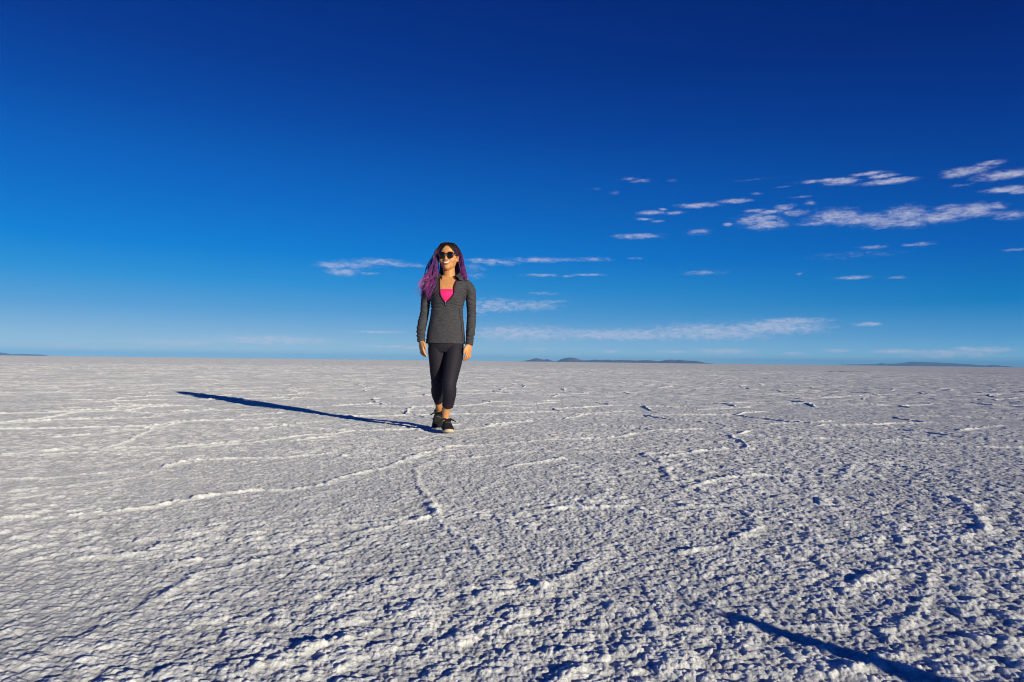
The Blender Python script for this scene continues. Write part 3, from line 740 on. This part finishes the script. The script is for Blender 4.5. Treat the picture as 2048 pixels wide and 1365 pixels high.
    V = co_array(jm)
    nrm = np.empty(len(V) * 3, np.float32); jm.vertices.foreach_get('normal', nrm); nrm = nrm.reshape(-1, 3)
    ax = np.abs(V[:, 0] + .003)
    sleeve = sstep(.155, .175, ax)
    kk = sleeve * (.55 * np.exp(-((V[:, 2] - .98) / .07) ** 2) + 1.0 * np.exp(-((V[:, 2] - .78) / .06) ** 2) + .3)
    fold = np.sin(V[:, 2] * 170 + V[:, 0] * 60 + 6 * n3(V, .07, 19)) * .0042 * kk * (.4 + .6 * (n3(V, .05, 22) > -.3))
    waist = (1 - sleeve) * np.exp(-((V[:, 2] - 1.03) / .045) ** 2) * sstep(.02, .12, ax)
    fold += np.sin(V[:, 2] * 230 + ax * 40 + 5 * n3(V, .06, 29)) * .0034 * waist
    drape = (1 - sleeve) * np.exp(-((V[:, 2] - 1.14) / .06) ** 2) * (V[:, 1] < 0) * sstep(.05, .08, ax)
    fold += np.sin((V[:, 2] + ax * .9) * 210 + 4 * n3(V, .05, 39)) * .0030 * drape
    fold += .0014 * n3(V, .03, 49)
    V = V + nrm * fold[:, None]
    jm.vertices.foreach_set('co', V.astype(np.float32).ravel()); jm.update()
    # open the front down to the zip pull
    VL = [(1.34, -.070), (1.30, -.066), (1.27, -.062), (1.20, -.054), (1.14, -.048), (1.105, -.038), (1.075, -.020), (1.057, -.002)]
    VR = [(1.34, .094), (1.30, .094), (1.27, .090), (1.22, .074), (1.18, .066), (1.14, .068), (1.105, .052), (1.075, .024), (1.057, -.002)]
    zl, xl = np.array([p[0] for p in VL])[::-1], np.array([p[1] for p in VL])[::-1]
    zr, xr = np.array([p[0] for p in VR])[::-1], np.array([p[1] for p in VR])[::-1]
    bm = bmesh.new(); bm.from_mesh(jm)
    bvh = BVHTree.FromBMesh(bm)
    kill = []
    for f in bm.faces:
        c = f.calc_center_median()
        if c.z > 1.292: kill.append(f); continue
        if c.y < .03 and c.z > 1.055 and np.interp(c.z, zl, xl) < c.x < np.interp(c.z, zr, xr): kill.append(f)
    bmesh.ops.delete(bm, geom=kill, context='FACES')
    edge = [v for v in bm.verts if v.is_boundary]
    for v in edge:                                      # settle the cut on a clean line
        if v.co.y < .02 and v.co.z < 1.288:
            a, b = np.interp(v.co.z, zl, xl), np.interp(v.co.z, zr, xr)
            v.co.x = a if abs(v.co.x - a) < abs(v.co.x - b) else b
    jm2 = from_bm('jacket', bm)
    jacket = link('jacket', jm2, M_jacket, body)
    so_ = jacket.modifiers.new('cloth', 'SOLIDIFY'); so_.thickness = .003; so_.offset = -1
    def front(x, z, off=.002):
        hit = bvh.ray_cast(Vector((x, -.6, z)), Vector((0, 1, 0)))
        return Vector((x, (hit[0].y if hit[0] else -.06) - off, z))
    def tube(name, pts, r, mat, parent, sub=2, closed=False, flat=1.0):
        bm = bmesh.new(); limb(bm, [(p, r, r * flat) for p in pts], 8, Vector((.2, 1, .1)), sub); return link(name, from_bm(name, bm), mat, parent)
    path = [front(x, z) for z, x in VL[2:]] + [front(x, z) for z, x in VR[::-1][1:-2]]
    tube('zip_edge', path, .0048, M_lining, jacket, 3)
    bm = bmesh.new(); limb(bm, [(front(-.002, 1.062, .006), .005, .004), (front(-.003, 1.048, .008), .004, .003), (front(-.004, 1.038, .008), .005, .003)], 8); link('zip_pull', from_bm('zip_pull', bm), M_metal, jacket)
    tube('zip_seam', [front(-.002, z, .001) for z in (1.05, 1.03)], .003, M_dark, jacket)
    tube('side_seam', [front(.126 - .02 * math.exp(-((z - 1.0) / .08) ** 2) + .006 * (z < .82), z, .0005) for z in np.arange(.745, 1.03, .03)], .0022, M_dark, jacket)
    tube('side_seam', [front(-.134 + .02 * math.exp(-((z - 1.0) / .08) ** 2) - .006 * (z < .82), z, .0005) for z in np.arange(.745, 1.03, .03)], .0022, M_dark, jacket)
    tube('chest_seam', [front(x, 1.05 - .10 * (x - 0) + .006 * math.sin(x * 30), .0012) for x in np.arange(.01, .125, .015)], .0024, M_jacket, jacket)
    tube('chest_seam', [front(-x, 1.05 + .02 * x, .0012) for x in np.arange(.015, .125, .015)], .0022, M_jacket, jacket)
    # hem band and cuffs
    bm = bmesh.new()
    body_loft(bm, [(.7245, -.011, .1605, .1095, .1275, .01), (.741, -.0108, .1615, .1105, .1285, .01)], 56)
    bm.faces.ensure_lookup_table(); bmesh.ops.delete(bm, geom=bm.faces[-2:], context='FACES'); link('hem_band', from_bm('hem_band', bm), M_jacket, jacket)
    for arm in (ARM_R, ARM_L):
        p, a, b = Vector(arm[-1][0]), arm[-1][1], arm[-1][2]; d = (p - Vector(arm[-2][0])).normalized()
        bm = bmesh.new(); limb(bm, [(p - d * .004, a + .0015, b + .0015), (p + d * .012, a + .0012, b + .0012), (p + d * .022, a - .002, b - .002)], 20, Vector((1, 0, 0)), 2, blunt=True); link('cuff', from_bm('cuff', bm), M_jacket, jacket)
    # fold-over collar
    bm = bmesh.new(); R = []
    for i in range(33):
        q = i / 32; t = rad(-142 + 284 * q)             # 0 = nape
        s, c = math.sin(t), math.cos(t)
        op = sstep(.55, 1.0, abs(2 * q - 1))
        lift = .004 * (1 if s > 0 else .2)
        pts = []
        for (r, zz) in ((.072, 1.262), (.068, 1.296), (.070, 1.312), (.080, 1.312), (.098 + .020 * op, 1.276 - .006 * op), (.104 + .026 * op, 1.262 - .008 * op)):
            flare = 1 + .12 * op
            pts.append(bm.verts.new((.010 + s * r * flare * 1.06, .022 + c * r * (.92 if c > 0 else .80) - .022 * op, zz - .014 * op - (.016 * op if zz > 1.29 else 0) + lift)))
        R.append(pts)
    for a, b in zip(R[:-1], R[1:]):
        for k in range(5): bm.faces.new((a[k], a[k + 1], b[k + 1], b[k]))
    collar = link('collar', from_bm('collar', bm), M_jacket, jacket)
    sm = collar.modifiers.new('cloth', 'SOLIDIFY'); sm.thickness = .003; sm.offset = 0

    # ---------------- shoes
    def shoe(M, bent):
        f = (lambda v: M @ bend_back(v)) if bent else (lambda v: M @ v)
        prof = [(0.002, .018, .030, .06), (-.012, .030, .018, .072), (-.035, .034, .012, .078), (-.062, .036, .01, .083), (-.085, .038, .01, .088), (-.11, .040, .01, .080), (-.14, .043, .01, .066), (-.17, .0455, .01, .054), (-.20, .044, .011, .046), (-.222, .036, .012, .038), (-.238, .022, .014, .028)]
        bm = bmesh.new(); rings = []
        for y, w, z0, z1 in prof:
            rings.append([bm.verts.new(f(Vector((w * math.copysign(abs(math.cos(t)) ** .8, math.cos(t)), y, (z0 + z1) / 2 + (z1 - z0) / 2 * math.copysign(abs(math.sin(t)) ** .85, math.sin(t)))))) for t in np.linspace(0, 2 * math.pi, 24, endpoint=False)])
        for a, b in zip(rings[:-1], rings[1:]):
            for i in range(24): bm.faces.new((a[i], a[(i + 1) % 24], b[(i + 1) % 24], b[i]))
        bm.faces.new(rings[0][::-1]); bm.faces.new(rings[-1])
        o = link('shoe', from_bm('shoe', bm), M_shoe, body)
        # sole with the rubber turned up over the toe
        bm = bmesh.new(); rings = []
        for y, w, z0, z1 in [(.010, .020, .004, .024), (0, .030, 0, .026), (-.03, .037, 0, .026), (-.08, .036, .0, .024), (-.13, .042, 0, .021), (-.17, .0485, 0, .020), (-.205, .047, .001, .024), (-.228, .038, .003, .031), (-.243, .024, .008, .034), (-.249, .010, .014, .030)]:
            rings.append([bm.verts.new(f(Vector((w * math.copysign(abs(math.cos(t)) ** .6, math.cos(t)), y, (z0 + z1) / 2 + (z1 - z0) / 2 * math.copysign(abs(math.sin(t)) ** .6, math.sin(t)))))) for t in np.linspace(0, 2 * math.pi, 24, endpoint=False)])
        for a, b in zip(rings[:-1], rings[1:]):
            for i in range(24): bm.faces.new((a[i], a[(i + 1) % 24], b[(i + 1) % 24], b[i]))
        bm.faces.new(rings[0][::-1]); bm.faces.new(rings[-1])
        link('sole', from_bm('sole', bm), M_sole if not bent else M_lace, o)
        # padded collar round the ankle
        bm = bmesh.new()
        ring = [(f(Vector((.034 * math.cos(t), -.045 + .040 * math.sin(t), .082 - .006 * math.sin(t)))), .007, .007) for t in np.linspace(0, 2 * math.pi, 17)]
        limb(bm, ring, 8, Vector((0, 0, 1)), 2); link('ankle_collar', from_bm('ankle_collar', bm), M_lace, o)
        # crossing laces, grey side overlays, bow
        for k in range(5):
            y = -.100 - .016 * k; z = .086 - .0085 * k - .001 * k * k
            bm = bmesh.new(); limb(bm, [(f(Vector((-.026, y, z - .010))), .003, .003), (f(Vector((0, y - .004, z + .002))), .003, .003), (f(Vector((.026, y - .008, z - .010))), .003, .003)], 6, Vector((0, 0, 1)), 3)
            link('lace', from_bm('lace', bm), M_overlay if k % 2 else M_lace, o)
        for sx in (-1, 1):
            for k in range(3):
                y = -.115 - .022 * k
                bm = bmesh.new(); limb(bm, [(f(Vector((sx * .027, y, .068 - .009 * k))), .0028, .0028), (f(Vector((sx * .041, y + .012, .046 - .004 * k))), .0028, .0028), (f(Vector((sx * .046, y + .02, .026))), .0028, .0028)], 6, Vector((0, 1, 0)), 3)
                link('side_overlay', from_bm('side_overlay', bm), M_overlay, o)
            bm = bmesh.new(); limb(bm, [(f(Vector((0, -.098, .094))), .005, .004), (f(Vector((sx * .024, -.100, .101))), .007, .004), (f(Vector((sx * .052, -.104, .088))), .006, .004), (f(Vector((sx * .070, -.106, .078))), .003, .003)], 8, Vector((0, 0, 1)), 3)
            link('bow', from_bm('bow', bm), M_lace, o)
        return o
    shoe(SHOE_F, False)['label'] = 'forward shoe flat on the salt with a pale dusted toe'
    shoe(SHOE_B, True)['label'] = 'rear shoe with its heel lifted'

    # ---------------- sunglasses
    def hp(x, y, z): return H @ Vector((x, y, z))
    bm = bmesh.new()
    for sx in (-1, 1):
        ring = []
        for t in np.linspace(0, 2 * math.pi, 21):
            k = 1.06 if math.sin(t) > .2 else 1.0
            ring.append((hp(sx * .0335 + .0265 * math.cos(t) * k, -.100 + .006 * (sx * math.cos(t) > 0) * abs(math.cos(t)), .113 + .0255 * math.sin(t)), .0034, .0034))
        limb(bm, ring, 8, Vector((0, 1, 0)), 1)
        limb(bm, [(hp(sx * .060, -.094, .125), .0058, .004), (hp(sx * .072, -.082, .125), .0052, .004), (hp(sx * .080, -.03, .121), .0042, .003), (hp(sx * .081, .010, .116), .004, .003), (hp(sx * .081, .024, .104), .0035, .003)], 8, Vector((0, 0, 1)), 3)
    limb(bm, [(hp(-.0095, -.101, .121), .0035, .0035), (hp(0, -.105, .124), .004, .0035), (hp(.0095, -.101, .121), .0035, .0035)], 8, Vector((0, 0, 1)), 3)
    glasses = link('sunglasses', from_bm('sunglasses', bm), M_frame, body)
    for sx in (-1, 1):
        bm = bmesh.new(); rings = []
        for r, dy in ((1, 0), (.8, -.0022), (.5, -.0042), (.2, -.0052)):
            rings.append([bm.verts.new(hp(sx * .0335 + .0262 * r * math.cos(t), -.1005 + dy + .005 * (sx * math.cos(t) > 0) * abs(math.cos(t)) * r, .113 + .0252 * r * math.sin(t))) for t in np.linspace(0, 2 * math.pi, 24, endpoint=False)])
        for a, b in zip(rings[:-1], rings[1:]):
            for i in range(24): bm.faces.new((a[i], a[(i + 1) % 24], b[(i + 1) % 24], b[i]))
        bm.faces.new(rings[-1])
        lo = link('lens', from_bm('lens', bm), M_lens, glasses); q = lo.modifiers.new('glass', 'SOLIDIFY'); q.thickness = .002

    # ---------------- hair: dark scalp cap and long wavy locks
    rng = random.Random(11)
    bm = bmesh.new(); body_loft(bm, [(.10, 0, .073, .080, .104, 0), (.14, 0, .0785, .093, .110, 0), (.168, 0, .078, .092, .110, 0), (.192, 0, .071, .081, .101, 0), (.212, 0, .057, .062, .083, 0), (.226, 0, .034, .036, .05, 0), (.231, 0, .010, .012, .016, 0)], 48)
    bmesh.ops.subdivide_edges(bm, edges=bm.edges, cuts=3, use_grid_fill=True)
    kill = []
    for f in bm.faces:
        c = f.calc_center_median()
        line = .196 - .9 * max(0, abs(c.x - .008) - .012) - 6.0 * (c.x - .008) ** 2
        if c.y < -.012 and c.z < line: kill.append(f)
        elif c.z < .101: kill.append(f)
    bmesh.ops.delete(bm, geom=kill, context='FACES')
    for _ in range(6):                                  # even out the hairline
        B = [v for v in bm.verts if v.is_boundary and v.co.z > .11]
        new = {}
        for v in B:
            nb = [e.other_vert(v).co for e in v.link_edges if e.is_boundary]
            if len(nb) == 2: new[v] = v.co * .5 + (nb[0] + nb[1]) * .25
        for v, c in new.items(): v.co = c
    tints = []
    locks = []
    def lock(pts, r, tip, tint, flat=.55):
        locks.append((pts, r, tip, tint, flat))
    def wavy(pts, amp, ph, n=15):
        P = [Vector(p) for p in pts]; out = []
        for i in range(n):
            u = i / (n - 1) * (len(P) - 1); k = min(int(u), len(P) - 2); t = u - k
            p0, p1, p2, p3 = P[max(k - 1, 0)], P[k], P[k + 1], P[min(k + 2, len(P) - 1)]
            q = .5 * ((2 * p1) + (p2 - p0) * t + (2 * p0 - 5 * p1 + 4 * p2 - p3) * t * t + (3 * p1 - p0 - 3 * p2 + p3) * t ** 3)
            w = max(0, i / (n - 1) - .3)
            out.append(q + Vector((math.sin(ph + i * .95), .7 * math.cos(ph * 1.3 + i * .9), 0)) * amp * w)
        return out
    J = lambda s: rng.uniform(-s, s)
    part = (.010, -.055, 1.556)
    def bundle(pts, count, spread, amp, r, tint):       # strands that share one guide, so the hair falls in locks
        ph = rng.uniform(0, 6.3)
        for _ in range(count):
            ox, oy = J(1), J(1)
            P = [Vector(p) + Vector((ox, oy, .3 * J(1))) * spread * min(1, .35 + .2 * k) for k, p in enumerate(pts)]
            P[-1] += Vector((J(.008), J(.008), J(.03)))
            lock(wavy(P, amp * rng.uniform(.8, 1.2), ph + J(.35), 20), r * rng.uniform(.7, 1.3), .0005, (min(1, max(0, tint[0] + J(.2))), tint[1]), .8)
    for i in range(28):                                 # falls over her right shoulder, blown outwards (left in the photo)
        q = rng.random(); dep = rng.random(); out_ = (i + .5) / 28
        px = .010 + J(.008); py = -.055 + .12 * q
        ln = .25 + .75 * rng.random() ** .9
        y1 = -.050 + .11 * dep
        bundle([(px, py, 1.562 - .5 * abs(py - .01) ** 1.5), (-.022, py * .95 - .004, 1.562 - .5 * abs(py - .01) ** 1.5), (-.054, py * .9 - .006, 1.541), (-.077 - .012 * out_, y1, 1.500), (-.088 - .030 * out_, y1 - .008, 1.425),
                (-.088 - .064 * out_, y1 - .022, 1.350), (-.092 - .080 * out_, -.060 + .06 * dep, 1.275),
                (-.102 - .088 * out_, -.088 + .055 * dep, 1.275 - .085 * ln), (-.116 - .080 * out_ + J(.022), -.10 + .055 * dep, 1.275 - .185 * ln)], 15, .008, .028 + .022 * out_, .0019, (rng.random(), out_))
    for i in range(6):                                  # stray flyaway tips
        z0 = 1.20 + J(.04)
        lock(wavy([(-.10, -.03, 1.46), (-.16, -.035, 1.36), (-.195, -.05, 1.27), (-.20, -.06, z0), (-.235 + J(.01), -.06, z0 - .035), (-.262 + J(.012), -.05, z0 - .055 + J(.02))], .016, rng.uniform(0, 6)), .0028, .0005, (.6, .9))
    for i in range(5):                                  # one thin outer strand leaves a gap of sky
        lock(wavy([(-.02, .0, 1.572), (-.082, .01, 1.52), (-.125, .015, 1.46), (-.165, .01, 1.39), (-.186, 0, 1.32), (-.180 + J(.006), -.03, 1.255), (-.17, -.06, 1.19)], .006, i), .0032, .0006, (.1, .1))
    for i in range(22):                                 # swept behind her left shoulder
        q = rng.random(); dep = rng.random(); out_ = (i + .5) / 22
        px = .010 + J(.008); py = -.055 + .12 * q
        y1 = -.012 + .085 * dep
        bundle([(px, py, 1.562 - .5 * abs(py - .01) ** 1.5), (.036, py * .95 - .003, 1.560 - .5 * abs(py - .01) ** 1.5), (.064, py * .9 - .004, 1.541), (.083 + .014 * out_, y1 - .012 * (1 - dep), 1.498), (.092 + .028 * out_, y1 + .02, 1.43), (.096 + .038 * out_, y1 + .034, 1.365),
                (.100 + .042 * out_, .045 + .05 * dep, 1.31), (.098 + .048 * out_, .085 + .04 * dep, 1.25 + J(.015)), (.085 + .045 * out_, .112 + .03 * dep, 1.18 + J(.03))], 17, .008, .018, .0019, (rng.random(), .35 + .4 * out_))
    for i in range(34):                                 # hair tucked close along the lit temple
        pts = [(.012, -.062 + J(.006), 1.556), (.052, -.062 + J(.005), 1.535), (.073, -.048, 1.498 + J(.01)), (.083, -.022, 1.462), (.090, .012, 1.436), (.094, .03, 1.39), (.096, .05, 1.33)]
        lock(wavy(pts, .004, i), .0030, .001, (.2, .1))
    for i in range(34):
        pts = [(.006, -.062 + J(.006), 1.556), (-.040, -.064 + J(.005), 1.535), (-.066, -.058, 1.50 + J(.01)), (-.079, -.050, 1.455), (-.082, -.045, 1.40), (-.082, -.042, 1.34), (-.082, -.05, 1.27)]
        lock(wavy(pts, .008, i), .0030, .001, (.2, .15))
    for i in range(110):                                 # down the back
        a = J(1.0)
        pts = [(.01 + .02 * a, .0, 1.560), (.01 + .03 * a, .05, 1.556), (.01 + .06 * a, .095, 1.525), (.01 + .08 * a, .118, 1.45), (.01 + .09 * a, .122, 1.36), (.01 + .10 * a, .122 + J(.01), 1.27), (.01 + .10 * a, .128, 1.18), (.01 + .09 * a, .13, 1.09 + J(.04))]
        lock(wavy(pts, .012, rng.uniform(0, 6.3)), .0058, .001, (rng.random(), .5))
    xform(bm, 0, H)
    cap = from_bm('scalp', bm); bm = bmesh.new()
    def shade(z, r, o):
        t = sstep(1.535 - .04 * r, 1.40, 1.535 - z + 1.40 - 0) if False else float(np.clip((1.53 - .035 * r - z) / .09, 0, 1))
        root = Vector((.020, .012, .010)); mid = Vector((.15, .032, .19)).lerp(Vector((.085, .022, .15)), r); tipc = Vector((.60, .13, .29)).lerp(Vector((.36, .08, .32)), r)
        u = float(np.clip((1.36 - z) / .12, 0, 1)) * (.25 + .75 * o) * (1 if r > .35 else .35)
        return root.lerp(mid, t).lerp(tipc, u)
    lay = bm.verts.layers.float_color.new('tint')
    for pts, r, tip, (tr, to), flat in locks:
        n0 = len(bm.verts)
        m = len(pts)
        spec = [(p, max(tip, r * (1 if k < m * .55 else 1 - (k - m * .55) / (m * .45) * .9)), max(tip, r * flat * (1 if k < m * .55 else 1 - (k - m * .55) / (m * .45) * .9))) for k, p in enumerate(pts)]
        limb(bm, spec, 6, Vector((.3, 1, .05)), 1)
        bm.verts.ensure_lookup_table()
        for v in bm.verts[n0:]:
            v[lay] = (*shade(v.co.z, tr, to), 1)
    n0 = len(bm.verts); bm.from_mesh(cap); bm.verts.ensure_lookup_table()
    for v in bm.verts[n0:]: v[lay] = (*shade(v.co.z + .03, .5, 0), 1)
    hm = from_bm('hair', bm)
    link('hair', hm, M_hair, body)
    return body

person = build_person()
person.location = (-.541, 5.65, 0)

# ------------------------------------------------------------------ an unseen, made-up bottle standing just outside the frame, added so its long shadow reaches into the foreground
def build_caster():
    def lathe(name, prof, mat, parent=None):
        bm = bmesh.new()
        ring_loft(bm, [((0, 0, z), (r, 0, 0), (0, r, 0)) for r, z in prof], 32)
        return link(name, from_bm(name, bm), mat, parent)
    b = lathe('shadow_caster', [(.032, 0), (.035, .004), (.036, .02), (.035, .10), (.036, .20), (.036, .262), (.034, .284), (.029, .304), (.024, .314), (.021, .322)], M_tights)
    c = lathe('cap', [(.0215, .320), (.0225, .323), (.0225, .345), (.020, .349), (.009, .351)], M_lace, b)
    bm = bmesh.new(); limb(bm, [((-.019, 0, .340), .004, .004), ((-.015, 0, .362), .004, .004), ((0, 0, .371), .004, .004), ((.015, 0, .362), .004, .004), ((.019, 0, .340), .004, .004)], 8, Vector((0, 1, 0)), 3)
    link('caster_loop', from_bm('caster_loop', bm), M_lace, c)
    tag(b, 'unseen made-up bottle standing on the crust outside the frame, throwing the long foreground shadow', 'caster')
    return b
caster = build_caster()
k = .350 / math.tan(rad(SUN_EL))
caster.location = (.500 - shadow_dir.x * k, 1.63 - shadow_dir.y * k, -.004)
